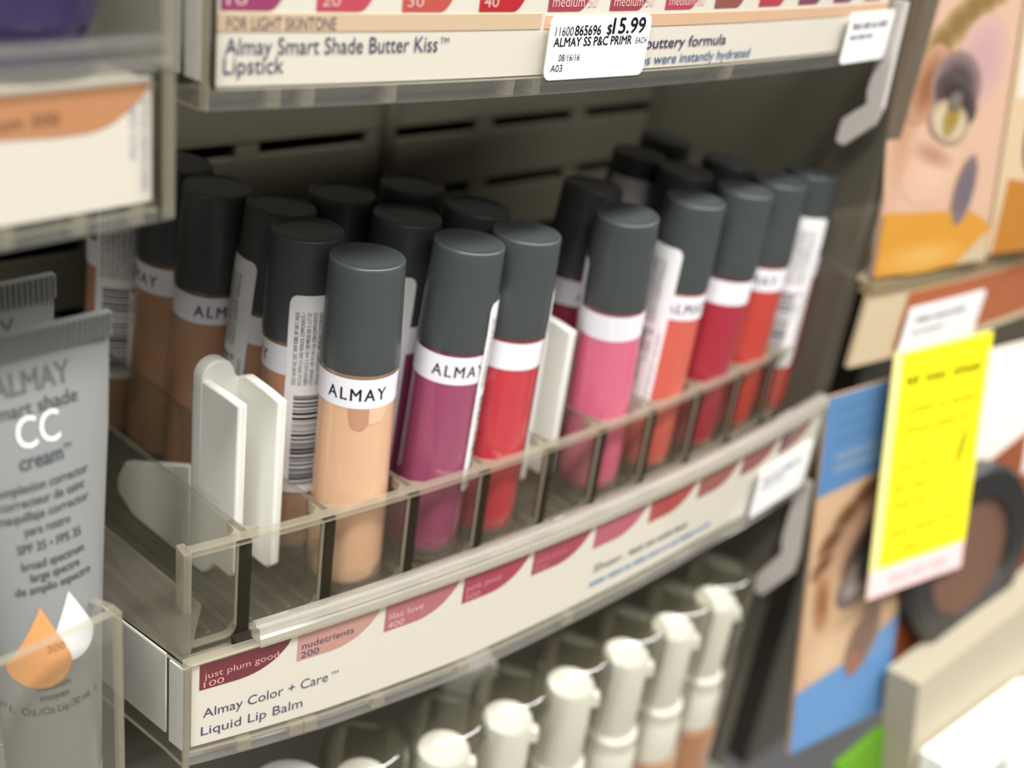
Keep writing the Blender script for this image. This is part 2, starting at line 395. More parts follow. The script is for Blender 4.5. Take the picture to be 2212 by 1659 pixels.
def m_sticker(flat=0, zt=79.3, zb=21.5):
    """barcode sticker; flat lets one side stand off the tube"""
    b = MB(); HW = 8.3; rr = 2.2
    def P(u, z, e=.32):
        ph = u/10.4; r = rad(z)+e
        if flat and flat*u > 1.5:                # this side runs straight off along the tangent
            p1 = 1.5*flat/10.4; d = u-1.5*flat
            return (r*math.sin(p1)+d*math.cos(p1), -r*math.cos(p1)+d*math.sin(p1), z)
        return (r*math.sin(ph), -r*math.cos(ph), z)
    U = fr(-HW, HW, 40)
    def lim(u):
        q = abs(u)-(HW-rr); return 0 if q <= 0 else rr-math.sqrt(max(0, rr*rr-q*q))
    for e, fl in ((.32, False), (.2, True)):
        b.grid([[P(u, z, e) for z in [zb+lim(u)]+fr(zb+rr, zt-rr, 8)+[zt-lim(u)]] for u in U], STICK, True, flip=fl)
    T = lambda u0, v0: (lambda u, v: P(u0-v, v0+u, .36))
    for k, l in enumerate(LINES): b.text(l, T(-5.6+k*1.55, 54.2), 20.6, 1.02, DINK, bold=.004)
    random.seed(3); v = 24.0; u0, u1 = -5.8, 2.2
    while v < 51.0:
        d = random.choice([.22, .22, .4, .4, .6, .85])
        for q0, q1 in zip(fr(u0, u1, 8), fr(u0, u1, 8)[1:]): b.poly([P(q0, v, .37), P(q1, v, .37), P(q1, v+d, .37), P(q0, v+d, .37)], DINK)
        v += d+random.choice([.24, .24, .42, .6])
    b.text('1-02  8', T(4.3, 41), 10.5, 1.5, DINK)
    b.text('BAUME À LÈVRES LIQUIDE / LABIAL LÍQUIDO', T(7.1, 27), 24, 1.0, DINK, bold=.004)
    ring = [(6.7+.9*math.sin(a), 24.6+.9*math.cos(a)) for a in fr(.4, 5.6, 12)]; inn = [(6.7+.5*math.sin(a), 24.6+.5*math.cos(a)) for a in fr(.4, 5.6, 12)]
    for k in range(12): b.poly([P(*ring[k], .36), P(*ring[k+1], .36), P(*inn[k+1], .36), P(*inn[k], .36)], DINK)
    return b.mesh('barcode_sticker')
ME_ST = {0: m_sticker(0), 1: m_sticker(1), -1: m_sticker(-1), 2: m_sticker(0, 86.5, 28)}
COLS = {'nude': (218, 175, 141), 'tan': (182, 138, 106), 'plum': (150, 70, 102), 'red': (192, 56, 66), 'raspberry': (146, 48, 68), 'pink': (216, 104, 134), 'coral': (208, 98, 82), 'crimson': (164, 46, 62), 'poppy': (190, 66, 56)}  # tan is the nude gloss with the back row's shade in its colour
ME_BODY = {k: m_body(k, c) for k, c in COLS.items()}; ME_NECK = {k: m_neck(k, c) for k, c in COLS.items()}
VIEW = (-181.0, -177.0)                          # where a shopper stands; prints are turned relative to this
def tube(col, top, base, txt, stk, label, kind=0):
    """one capped tube: top and base are axis points (x,y); txt/stk are turns in degrees of band and sticker"""
    B = Vector((base[0], base[1], -30.2 if len(base) < 3 else base[2])); T = Vector((top[0], top[1], 63.2 if len(top) < 3 else top[2]))
    d = (T-B).normalized(); q = Vector((0, 0, 1)).rotation_difference(d)
    o = bpy.data.objects.new('lip_gloss_tube', None); COL.objects.link(o); o.empty_display_size = .01
    o.location = B*MM; o.rotation_mode = 'QUATERNION'; o.rotation_quaternion = q
    tag(o, label, 'lip gloss', 'capped lip tubes in the clear tray')
    pv = math.atan2(VIEW[0]-base[0], -(VIEW[1]-base[1]))
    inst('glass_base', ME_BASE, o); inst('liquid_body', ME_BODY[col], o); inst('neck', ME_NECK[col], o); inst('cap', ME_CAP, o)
    bd = inst('brand_band', ME_BAND, o, pv+R_(txt))
    if stk is not None: inst('barcode_sticker', ME_ST[kind], o, pv+R_(stk))
    return o
A = tube('nude', (-11.1, 36.2), (-11.2, 35.4), 0, 165, 'peach nude lip tube, foremost of the nude row, name band facing out')
b = MB()                                         # air bubble under the band of the front tube
pv = math.atan2(VIEW[0]+11, -(VIEW[1]-35))
hb = [(-.2, 0), (-.17, 3.2), (-.12, 5.0), (-.02, 5.9), (.12, 6.3), (.25, 5.9), (.34, 4.6), (.5, 4.6), (.68, 4.2), (.85, 2.6), (.98, 0)]
BUB = mat('smeared_bubble', (190, 142, 112), .25, .5, .8); BUB2 = mat('pale_bubble', (224, 186, 156), .2, .5, .9)
for a0, a1 in zip(fr(-.2, .98, 40), fr(-.2, .98, 40)[1:]):
    b.poly([tube_pt(pv+a0, 56.4-interp(a0, hb), .03), tube_pt(pv+a1, 56.4-interp(a1, hb), .03), tube_pt(pv+a1, 56.4, .03), tube_pt(pv+a0, 56.4, .03)], BUB if a0 < .36 else BUB2, True)
b.build('air_bubble', None).parent = A
tube('tan', (-14.1, 57.2), (-14.8, 57.6), -100, 27, 'nude lip tube in a shaded tone, second in the nude row, white barcode sticker facing out')
tube('tan', (-9.7, 75.6), (-17.4, 78.6), 172, -72, 'nude lip tube in a shaded tone, third in the nude row, sticker edge-on beside its cap')
tube('tan', (-17.8, 94.0), (-20.4, 98.6), 20, 182, 'nude lip tube in a shaded tone behind the white pusher, first letters of its band showing')
tube('tan', (-17.6, 115.2), (-21.5, 119.0), -70, 120, 'nude lip tube coloured for deep shade, cut by the neighbouring tray above')
tube('tan', (-22.1, 137.8), (-26.4, 139.0), 180, 2, 'rearmost tube of the nude row, barcode sticker seen behind the grey tubes')  # 'tan' here is the nude gloss in a shaded tone
tube('plum', (19.9, 33.8), (16.6, 35.4), 17, 100, 'plum lip tube at the front, name band facing out, next to the red one', 1)
tube('plum', (17.1, 56.0), (12.4, 57.4), 180, -18, 'plum lip tube right behind the front plum one, sticker half hidden')
tube('plum', (11.1, 77.6), (8.5, 80.5), 90, 180, 'rearmost plum tube, only its dark cap showing between two others')
tube('red', (39.7, 32.8), (37.6, 34.2), 174, 120, 'bright red lip tube at the front with a blank white band')
tube('red', (40.8, 54.2), (36.2, 56.5), 90, 180, 'red row second tube, dark cap with a pale speck on top')
tube('red', (35.0, 76.0), (33.0, 79.0), 90, 180, 'red row rear tube, blurred dark cap against the back panel')
tube('raspberry', (91.0, 56.5), (82.0, 58.0), 62, 98, 'raspberry lip tube in shade behind the pink one', 1)
tube('pink', (79.6, 32.2), (85.2, 34.0), 180, -108, 'candy pink lip tube with a blank white band', -1)
tube('coral', (112.6, 33.2), (110.4, 34.0), 35, -46, 'coral orange lip tube with a wide white sticker standing off its left side', -1)
tube('raspberry', (133.6, 75.0), (128.5, 78.0), 90, -8, 'dark tube far back, top of its white sticker showing above the pink tube', 2)
tube('raspberry', (134.7, 55.4), (131.0, 58.0), 90, 180, 'dark capped tube behind the coral and crimson tubes')
tube('crimson', (138.6, 33.6), (135.2, 34.2), 176, 150, 'crimson lip tube with a blank band, between coral and poppy red ones')
tube('raspberry', (161.0, 57.2), (156.0, 59.0), 90, 180, 'dark capped tube behind the poppy red one')
tube('poppy', (160.6, 35.4), (160.0, 36.2), 0, -112, 'poppy red lip tube second from the right end of the tray', -1)
tube('poppy', (183.0, 37.2), (183.4, 37.8), 180, 16, 'rightmost lip tube of the tray, covered by its white sticker')
tube('raspberry', (161.0, 86.0), (155.0, 90.0), 90, 180, 'dark capped tube farthest back, behind the one with the white sticker top')

# ------------------------------------------------------------------ white spring pushers
def pusher(loc, label, foot=True):
    t = thing('shelf_pusher', label, 'pusher', loc, 'white pushers inside the tray')
    X, Y, Z = loc
    def wall(x0, x1, prof):
        b = MB(); b.extrude(prof, lambda u, v, d: (X+d+SK*u, Y+u, Z+v), x0, x1, PUSH); return b
    wall(-6.2, -3.6, [(0, 8), (1.5, 6), (9, 6), (11, 3), (14, 0), (19, 0), (20, 4), (20, 53), (17, 58), (6, 58), (0, 57.8)]).build('left_fin', t)
    wall(3.8, 6.4, [(-2, 8), (0, 6), (8, 6), (11, 1), (17, 1), (17, 56), (12, 58.5), (4, 58), (-2, 57.2)]).build('right_fin', t)
    b = MB(); a = [(-6.2, 0), (6.4, 0), (6.4, 54)]+[(-1.6+4.7*math.cos(q), 58.0+4.7*math.sin(q)) for q in fr(0, math.pi, 10)]+[(-6.3, 54)]
    b.extrude(a, lambda u, v, d: (X+u+SK*d, Y+d, Z+v), 15, 19.5, PUSH); b.build('back_plate', t)
    if foot:
        wall(-6.2, -3.4, [(19.5, 0), (48, 0), (56, 4), (56, 9), (52, 16), (20, 31)]).build('foot', t)
    return t
pusher((-36.5, 41.0, -30.2), 'white plastic pusher standing in the empty leftmost compartment')
pusher((62.0, 36.0, -30.2), 'white plastic pusher between the red and pink tubes', False)

for o in list(COL.objects):
    if o.parent and o.parent.name.startswith('shelf_pusher'):
        md = o.modifiers.new('soft_edges', 'BEVEL'); md.width = .7*MM; md.segments = 3; md.limit_method = 'ANGLE'; md.angle_limit = R_(30)
        o.data.polygons.foreach_set('use_smooth', [True]*len(o.data.polygons)); bmw(o.data); o.data.set_sharp_from_angle(angle=R_(50))

# ------------------------------------------------------------------ upper tray with the lipstick label
t = thing('label_tray', 'clear tray above, long cream label with a row of pink and red swatches', 'tray', (60, 60, 107))
OB = 11.6
b = MB(); b.cbox(-131.8, 108, OB, OB+.9, 111, 172, COVER, EDGE, n=60); b.cbox(-132.2, -131.7, OB-.3, OB+2, 107, 172, EDGE); b.cbox(-130.8, -130.3, OB-.3, OB+.6, 110.9, 172, SHADE); b.build('label_cover', t)
b = MB(); b.cbox(-130.2, 107.5, OB+1.3, OB+2.1, 111.2, 172, CARD, CARD, n=60)
BEIGE = mat('beige_stripe', (226, 200, 172), .5, .3); PEACH = mat('peach_stripe', (232, 192, 164), .5, .3)
b.cbox(-130.2, -51, OB+1.15, OB+1.3, 121.5, 124.9, BEIGE, n=20); b.cbox(-50, 107.5, OB+1.15, OB+1.3, 121.5, 124.4, PEACH, n=30)
US = [((176, 74, 130), '', '10'), ((218, 90, 114), '', '20'), ((222, 100, 94), '', '30'), ((212, 42, 54), 'red light', '40'), ((188, 74, 98), 'berry light,', 'medium 50'), ((184, 72, 96), 'berry light,', 'medium 50'),
      ((210, 78, 108), 'pink light,', 'medium 60'), ((162, 98, 94), '', ''), ((204, 72, 92), '', ''), ((146, 78, 104), '', ''), ((146, 84, 108), '', ''), ((192, 94, 84), '', '')]
TX = mat('swatch_number', (240, 204, 208), .6, .2)
for k, (c, l1, l2) in enumerate(US):
    s0 = -128.98+19.84*k
    swatch(b, s0, s0+17.2, 150, 125.3, OB+1.2, mat('lipstick_swatch_%s' % 'abcdefghijkl'[k], tuple(q*f for q, f in zip(c, (.94, .89, .9))), .5, .2), rs=.45)
    if k < 8 and l2:
        b.text(l2, lambda u, v, s0=s0: cv(s0+1.2+u, OB+1.1, 126.3+v), (4.0 if len(l2) < 3 else 14.2), 2.3, TX)
    if l1: b.text(l1, lambda u, v, s0=s0: cv(s0+1.2+u, OB+1.1, 129.6+v), 11.5 if len(l1) < 10 else 13, 2.3, TX)
b.text('FOR LIGHT SKINTONE', lambda u, v: cv(-127.8+u, OB+1.0, 121.9+v), 23.2, 2.35, mat('mauve_ink', (116, 104, 124), .6, .2))
b.text('Almay Smart Shade Butter Kiss', lambda u, v: cv(-128.0+u, OB+1.1, 117.2+v), 48.5, 3.15, INK)
b.text('TM', lambda u, v: cv(-79.0+u, OB+1.1, 118.9+v), 2.3, 1.2, INK)
b.text('Lipstick', lambda u, v: cv(-128.2+u, OB+1.1, 113.6+v), 12.6, 3.15, INK)
b.text('buttery formula', lambda u, v: cv(-14.6+u, OB+1.1, 116.1+v), 32.5, 2.6, INK, bold=.012)
b.text('lips were instantly hydrated', lambda u, v: cv(-17.2+u, OB+1.1, 112.2+v), 47.5, 2.4, BINK, bold=.01)
b.build('label_strip', t)
b = MB()
prof = [(-.3, 107), (7, 107), (7.5, 109), (6, 110.9), (-.3, 110.9)]
S = fr(-132.3, 108.5, 44)
b.grid([[cv(q, OB+o_, z_) for o_, z_ in prof+prof[:1]] for q in S], FOOT, True)
b.poly([cv(S[0], OB+o_, z_) for o_, z_ in prof], FOOT); b.poly([cv(S[-1], OB+o_, z_) for o_, z_ in prof][::-1], FOOT)
for q in (-119, -111.5, -92, -60, -52, 20): b.cbox(q, q+2.6, OB+.4, OB+6, 107.2, 110.7, EDGE)
b.build('bottom_rail', t, 25)
b = MB(); b.cbox(-131, 107.5, OB+8, 128, 110, 112.5, DGREY, n=20); b.build('tray_floor', t)
b = MB(); P1 = cv(-132, OB, 0)
us = lambda u, v, d: (P1[0]-.12*u+d, P1[1]+u, v)
b.extrude([(.6, 107), (120, 107), (120, 172), (.6, 172)], us, -1.0, 0, ACR, EDGE); sp = b.build('side_panel', t)
b = MB(); b.extrude([(2.5, 112), (7, 112), (7, 172), (2.5, 172)], us, .2, .7, CARD2); b.extrude([(9, 112), (90, 112), (90, 172), (9, 172)], us, .2, .7, CARD2); b.build('side_card', sp)

def sticker_on_curve(name, s0, s1, z0, z1, off, label, lines, cat='price tag', slant=0, mod=0, rr=2.0, group='shelf price tags'):
    o = thing(name, label, cat, cv((s0+s1)/2, off, z0, mod), group)
    b = MB(); S = fr(s0, s0+rr, 5)+fr(s0+rr, s1-rr, 4)[1:]+fr(s1-rr, s1, 5)[1:]
    def lim(q):
        e = max(s0+rr-q, q-s1+rr, 0); return rr-math.sqrt(max(0, rr*rr-e*e))
    sl = lambda q: slant*(q-s0)
    b.cstrips(S, lambda q: z0+lim(q), lambda q: z1-lim(q), off, STICK, mod)
    b.cstrips(S[::-1], lambda q: z0+lim(q), lambda q: z1-lim(q), off+.35, STICK, mod)
    for q0, q1 in zip(S, S[1:]):
        b.poly([cv(q0, off, z1-lim(q0)+sl(q0), mod), cv(q1, off, z1-lim(q1)+sl(q1), mod), cv(q1, off+.35, z1-lim(q1)+sl(q1), mod), cv(q0, off+.35, z1-lim(q0)+sl(q0), mod)], STICK)
        b.poly([cv(q1, off, z0+lim(q1)+sl(q1), mod), cv(q0, off, z0+lim(q0)+sl(q0), mod), cv(q0, off+.35, z0+lim(q0)+sl(q0), mod), cv(q1, off+.35, z0+lim(q1)+sl(q1), mod)], STICK)
    for tx, s, z, wd, cap, bold, m in lines:
        if isinstance(tx, int):
            marks(b, lambda u, v, s=s: cv(s+u, off-.06, z+v, mod), wd, cap, m, tx); continue
        b.text(tx, lambda u, v, s=s, z=z: cv(s+u, off-.06, z+v+slant*(s+u-s0), mod), wd, cap, m, bold=bold)
    b.build('paper', o)
    return o
sticker_on_curve('price_tag', -49.8, -16.2, 110.3, 124.8, OB-.6, 'white price tag reading 15.99 stuck on the upper label',
    [('11600', -48.0, 120.3, 5.6, 2.0, 0, DINK), ('865696', -41.9, 120.3, 8.4, 2.2, .02, DINK), ('$', -31.4, 120.4, 1.5, 2.2, .02, DINK), ('15.99', -29.5, 120.5, 11.2, 3.5, .03, DINK),
     ('ALMAY SS P&C PRIMR', -48.1, 117.9, 25.8, 2.0, .022, DINK), ('EACH', -20.8, 118.0, 3.9, 1.4, 0, DINK), ('08/16/16', -45.9, 114.6, 6.7, 1.5, 0, DINK), ('A03', -48.0, 112.2, 3.7, 1.6, 0, DINK)])
sticker_on_curve('price_tag', 79, 110, 107.5, 122.5, OB-.6, 'blurred white price tag at the right end of the upper label',
    [(11, 82, 117.5, 24, 2.2, .02, GINK), (12, 82, 114.5, 16, 1.6, 0, GINK)])
sticker_on_curve('price_tag', 74, 112, -47.0, -27.5, -.6, 'blurred white price tag at the right end of the lower label',
    [(13, 78, -34, 26, 2.2, .02, GINK), (14, 78, -37, 16, 1.6, 0, GINK)])

# end brackets at the right ends of both trays
def bracket(x, pts, label):
    b = MB(); b.extrude(pts, lambda u, v, d: (x+d, u, v), -1.2, 1.2, mat('pale_bracket_plastic', (196, 190, 184), .4, .4))
    o = b.build('shelf_bracket'); tag(o, label, 'bracket', 'end brackets of the trays')
bracket(176, [(15.5, 125), (20, 125), (20.5, 96), (19.5, 92), (27, 85), (27, 77.5), (24, 77), (15.5, 86), (14, 92)], 'pale hooked bracket at the right end of the upper tray')
bracket(186.5, [(7.0, -50), (12, -50), (12, -78), (10.5, -84), (18, -99), (18, -106.5), (14, -107), (4, -90), (3.5, -82)], 'pale hooked bracket at the right end of the lower tray')
UPR = clear('grey_upright_acrylic', (.55, .54, .50), haze=.5, haze_rgb=(150, 144, 130), rough=.2)
b = MB(); b.box(188, 196, 18, 120, -300, 230, UPR, UPR, lambda x_, y_, z_: (x_-.0*(y_), y_-.14*(x_-178), z_)); o = b.build('display_upright')
tag(o, 'grey acrylic upright between the lip trays and the eye posters', 'upright')

# ------------------------------------------------------------------ left neighbour: upper tray, jar
t = thing('label_tray', 'clear tray at upper left with an orange swatch label', 'tray', cv(90, 40, 92.5, -1))
b = MB(); b.cbox(40, 113.6, 0, .9, 94.5, 119, COVER, EDGE, -1, n=14); b.cbox(113.2, 116, -.2, 3, 92.4, 119.5, ACR, ACR, -1); b.cbox(115.5, 116, -.25, 3, 92.4, 119.5, EDGE, EDGE, -1); b.cbox(113.2, 113.5, -.25, .6, 92.4, 119.5, SHADE, SHADE, -1); b.build('label_cover', t)
b = MB(); b.cbox(40, 112.6, 1.3, 2.1, 95.8, 117.6, CARD, CARD, -1, n=14)
ORA = mat('orange_swatch', (206, 146, 106), .45, .3)
bd = [(40, 110.4), (85.3, 109.9), (95, 109.3), (101, 109.4), (104.7, 110.3), (108.3, 112.4), (110.6, 114.3), (112.4, 116.6)]
b.cstrips(fr(40, 85, 8)+fr(85.3, 112.4, 26)[1:], lambda q: interp(q, bd), lambda q: 116.8, 1.2, ORA, -1)
b.text('medium 300', lambda u, v: cv(95.4+u, 1.1, 111.4+v, -1), 17, 2.1, mat('brown_ink', (120, 84, 66), .6, .2), 'r')
b.text('PRICE HERE', lambda u, v: cv(109.5-v, 1.1, 104.0+u, -1), 9.5, 1.2, LINK)
b.text('©2017 ALMAY 4715-05', lambda u, v: cv(111.6-v, 1.1, 98.0+u, -1), 16.5, 1.2, LINK)
b.build('label_strip', t)
b = MB()
for o0, o1, z0, z1 in ((-.2, 5.5, 92.2, 94.6), (-.6, 6, 119.4, 121.2), (.6, 4, 122.6, 124.4)):
    S = fr(40, 115.8, 12); pr = [(o0, z0), (o1, z0), (o1, z1), (o0+.6, z1), (o0, z1-.5)]
    b.grid([[cv(q, o_, z_, -1) for o_, z_ in pr+pr[:1]] for q in S], FOOT, True); b.poly([cv(S[-1], o_, z_, -1) for o_, z_ in pr][::-1], FOOT)
for q in (84, 97, 108): b.cbox(q, q+2.2, .4, 5, 92.4, 95.4, EDGE, EDGE, -1)
b.build('clear_rails', t, 25)
b = MB(); b.cbox(40, 115.5, 3, 120, 114.3, 115.6, GREYP, GREYP, -1, n=12); b.build('tray_floor', t)
b = MB(); P2 = cv(115.2, 0, 0, -1)
b.extrude([(0, 92.4), (120, 92.4), (120, 175), (0, 175)], lambda u, v, d: (P2[0]-.1*u+d, P2[1]+u, v), -1.2, 1.2, ACR, EDGE); b.build('side_panel', t)
b = MB(); b.cbox(40, 112, 60, 62, 115.7, 175, GREYP, GREYP, -1); b.build('back_panel', t)
JC = cv(99, 24, 0, -1)
t = thing('cosmetic_jar', 'dark purple cosmetic jar with a clear thick base in the upper left tray', 'jar', (JC[0], JC[1], 115.7))
b = MB(); b.lathe([(11.5, 121.5), (14.0, 122.5), (15.4, 126), (15.4, 150), (15, 170)], mat('deep_purple', (52, 38, 92), .25, .5, .6), 40, (JC[0], JC[1])); b.build('body', t)
b = MB(); b.lathe([(14, 115.7), (15.4, 116.6), (15.4, 119.5), (12.5, 121.4)], clear('jar_base', (.8, .78, .8), .25), 40, (JC[0], JC[1])); b.build('clear_base', t)

# ------------------------------------------------------------------ left neighbour: grey squeeze tubes in their tray
t = thing('display_tray', 'clear front tray at lower left holding the grey squeeze tubes', 'tray', cv(80, 40, -53, -1))
b = MB(); b.cbox(30, 104.4, 0, 2.2, -57, 9.8, ACR, EDGE, -1, n=14); b.build('front_wall', t)
P3 = cv(104.4, 0, 0, -1)
b = MB(); b.extrude([(0, -57), (90, -57), (90, -20), (3, 9.8), (0, 9.8)], lambda u, v, d: (P3[0]-.1*u+d, P3[1]+u, v), -2.2, 0, ACR, EDGE); b.build('side_panel', t)
b = MB(); b.cbox(30, 104, 2, 150, -57, -55.3, FLOORM, EDGE, -1, n=10); b.build('floor', t)
SIL = mat('silver_grey_plastic', (138, 141, 140), .36, .5, .15)
GTX = mat('tube_grey_print', (78, 84, 86), .6, .2); LGT = mat('tube_light_print', (98, 103, 104), .6, .2)
def tube_ab(z):                                  # half width and half depth of the flattened tube, z above its base
    return interp(z, [(0, 10), (18, 10.1), (53, 11.5), (80, 13.4), (100, 14.9), (124, 15.8)]), interp(z, [(0, 10), (18, 9.8), (53, 8.6), (90, 4.6), (119, .9), (124, .8)])
def squeeze_tube(loc, rz, label, printed=True):
    o = thing('squeeze_tube', label, 'cream tube', loc, 'grey squeeze tubes', (0, 0, rz))
    Hb = 119.5
    def P(u, z, e=0):                            # front surface
        a, h = tube_ab(z); q = max(0, 1-(u/a)**2); return (u, -h*q**.5-e, z)
    b = MB(); n = 120; Z = [16, 18, 30, 45, 53, 65, 80, 90, 100, 110, Hb]
    b.grid([[(tube_ab(z)[0]*math.sin(2*math.pi*k/n), -tube_ab(z)[1]*math.cos(2*math.pi*k/n), z) for z in Z] for k in range(n)], SIL, True, closed=True)
    if printed:
        C = lambda z: (lambda u, v: P(u, z+v, .12))
        for tx, z, wd, cap, m, bo, dx in [('ALMAY', 113.6, 15.2, 4.4, LGT, .02, 0), ('smart shade', 109.2, 17.6, 2.9, GTX, .012, 0), ('CC', 102.6, 8.6, 6.4, WINK, -.012, .2), ('cream', 98.3, 8.6, 3.2, GTX, .025, .2), ('TM', 100.2, 1.7, 1.1, GTX, 0, 5.6),
                 ('complexion corrector', 93.6, 19.4, 2.0, GTX, .012, 0), ('correcteur de teint', 90.6, 17.0, 2.0, GTX, .012, 0), ('maquillaje corrector', 87.6, 18.6, 2.0, GTX, .012, 0), ('para rostro', 84.4, 9.2, 2.0, GTX, .012, 0),
                 ('SPF 35 • FPS 35', 80.6, 13.0, 2.0, GTX, .02, .2), ('broad spectrum', 76.8, 13.0, 1.9, GTX, .018, .6), ('large spectre', 74.0, 10.2, 1.9, GTX, .018, .6), ('de amplio espectro', 71.2, 15.6, 1.9, GTX, .018, .4),
                 ('medium', 47.4, 6.4, 1.8, GTX, .01, -2), ('moyen', 44.6, 5.6, 1.8, GTX, .01, -2), ('Fl. Oz./Oz Liq./30 mL  e', 41.0, 18, 1.9, GTX, 0, -1)]:
            b.text(tx, lambda u, v, z=z, dx=dx: P(u+dx-1.4, z+v-1.2, .14), wd, cap, m, 'c', bold=bo)
        def drop(cx_, cz, r, tx_, tz_, m, e):
            d = math.hypot(tx_-cx_, tz_-cz); NS = 6; base = math.atan2(tz_-cz, tx_-cx_); al = math.acos(r/d)
            A_ = [(cx_+r*math.cos(q), cz+r*math.sin(q)) for q in fr(base+al, base+2*math.pi-al, 22)]
            A_ += [(A_[-1][0]+(tx_-A_[-1][0])*k/NS, A_[-1][1]+(tz_-A_[-1][1])*k/NS) for k in range(1, NS+1)]
            A_ += [(tx_+(A_[0][0]-tx_)*k/NS, tz_+(A_[0][1]-tz_)*k/NS) for k in range(1, NS+1)]
            for p0, p1 in zip(A_, A_[1:]):
                L0 = [(cx_+(p0[0]-cx_)*k/4, cz+(p0[1]-cz)*k/4) for k in range(5)]; L1 = [(cx_+(p1[0]-cx_)*k/4, cz+(p1[1]-cz)*k/4) for k in range(5)]
                for k in range(4): b.poly([P(*q, e) for q in (L0[k], L0[k+1], L1[k+1], L1[k])][(1 if k == 0 else 0):], m)
        drop(1.6, 56.4, 4.8, 1.2, 68.0, mat('white_drop', (238, 240, 244), .5, .3), .16)
        drop(-5.2, 52.4, 5.6, -4.8, 66.6, mat('orange_drop', (222, 158, 100), .5, .3), .24)
        b.text('300', lambda u, v: P(-4.4+u, 55.6+v, .34), 3.6, 1.7, mat('orange_drop_text', (178, 122, 78), .6, .2))
    b.build('tube_body', None).parent = o
    b = MB(); k0 = 27; a = 15.8
    pts = [(-a+2*a*k/(2*k0), -.8-(.75 if k % 2 else 0)) for k in range(2*k0+1)]
    b.grid([[(x_, y_, Hb) , (x_, y_, 124.3)] for x_, y_ in pts], SIL, False); b.grid([[(x_, .9, Hb), (x_, .9, 124.3)] for x_, y_ in pts], SIL, False, flip=True)
    b.poly([(x_, y_, 124.3) for x_, y_ in pts]+[(a, .9, 124.3), (-a, .9, 124.3)], SIL)
    for q in (-a, a): b.poly([(q, -.8, Hb), (q, .9, Hb), (q, .9, 124.3), (q, -.8, 124.3)], SIL)
    b.build('crimped_seam', None).parent = o
    b = MB(); b.lathe([(9.6, 0), (10.1, .6), (10.1, 16), (9.8, 16.4)], mat('tube_cap_grey', (150, 150, 148), .4), 36); b.build('screw_cap', None).parent = o
    return o
for k, (s, off, lb) in enumerate([(96.8, 16.0, 'foremost grey squeeze tube with white lettering and an orange drop'), (97.4, 37.0, 'second grey squeeze tube, only its crimped top corner showing'), (80.0, 60.0, 'third grey squeeze tube, a sliver of its crimp at the left edge of the photo')]):
    p = cv(s, off, -55.2, -1); squeeze_tube(p, s/RC-.02, lb, k < 2)
p = cv(104, 78, -55.3, -1)
t = thing('shelf_pusher', 'pale pusher plate standing behind the grey squeeze tubes', 'pusher', (p[0]-4, p[1], p[2]))
b = MB(); b.box(p[0]-14, p[0]+4, p[1], p[1]+3, p[2], p[2]+134, PUSH); b.build('plate', t)
b = MB(); b.box(p[0]+1, p[0]+4, p[1]+3, p[1]+34, p[2], p[2]+104, PUSH); b.build('side_fin', t)

# ------------------------------------------------------------------ pump bottles under the lip tray
WHP = mat('white_pump_plastic', (238, 236, 228), .35, .5)
DOME = clear('clear_cap_plastic', (.96, .96, .94), haze=.05, haze_rgb=(150, 146, 120), rough=.06, gloss=1.8)
TAN = [('sand', (180, 138, 106)), ('honey', (174, 130, 98)), ('beige', (170, 126, 94)), ('amber', (158, 114, 82)), ('caramel', (150, 106, 74))]
def pump_bottle(x, y, zt, rot, tan, label, covered=True):
    Zb = zt-118
    t = thing('pump_bottle', label, 'foundation bottle', (x, y, Zb), 'pump bottles below the lip tray')
    b = MB(); b.lathe([(11.6, Zb), (12.6, Zb+1), (12.6, Zb+44), (12.2, Zb+46), (9.0, Zb+47)], mat('foundation_'+tan[0], tan[1], .25, .5, .6), 36, (x, y)); b.build('body', t)
    b = MB(); b.lathe([(9.0, Zb+47), (10.6, Zb+47), (10.6, Zb+62), (10.0, Zb+63), (9.6, Zb+66), (9.8, Zb+67), (9.8, Zb+70), (8.6, Zb+71)], WHP, 36, (x, y)); b.build('collar', t)
    b = MB(); b.lathe([(8.0, Zb+71), (8.2, Zb+72), (8.2, Zb+102), (7.9, Zb+103.5), (7.2, Zb+103.2), (5.5, Zb+102.2), (2, Zb+102)], WHP, 36, (x, y)); hd = b.build('pump_head', t, 50)
    b = MB(); dx, dy = math.sin(rot), -math.cos(rot)
    nz = lambda u, v, d: (x+dx*u-dy*d, y+dy*u+dx*d, Zb+v)
    b.extrude([(6.5, 96), (10.2, 96.6), (10.6, 98.5), (10.0, 100.4), (6.5, 101.5)], nz, -2, 2, WHP); b.build('nozzle', hd)
    if covered:
        b = MB(); b.lathe([(12.9, Zb+48), (12.9, Zb+113), (12.3, Zb+115.5), (11.0, Zb+117.3), (9.0, Zb+118), (3, Zb+118)], DOME, 44, (x, y), cap0=False)
        b.lathe([(12.0, Zb+48), (12.0, Zb+112.8), (11.2, Zb+115), (10, Zb+116.2), (8.5, Zb+116.8), (3, Zb+116.8)], DOME, 44, (x, y), cap0=False)
        b.build('clear_cap', t)
    return t
PB = [(-10.8, 19.1, 'nearest pump bottle under the label strip, its clear round cap cut by the photo edge'), (16.6, 14.2, 'second pump bottle from the left, white pump inside a clear cap'), (42.2, 12.8, 'third pump bottle from the left under a clear cap'), (71.0, 12.6, 'fourth pump bottle from the left under a clear cap'),
      (98.6, 12.2, 'pump bottle with a sliver of beige body, third from the right'), (124.4, 12.2, 'pump bottle with beige body, second from the right'), (151.6, 14.0, 'rightmost and farthest pump bottle with tan body')]
for k, (x, y, lb) in enumerate(PB): pump_bottle(x, y, -80.0, .75, TAN[min(4, max(0, k-2))], lb)
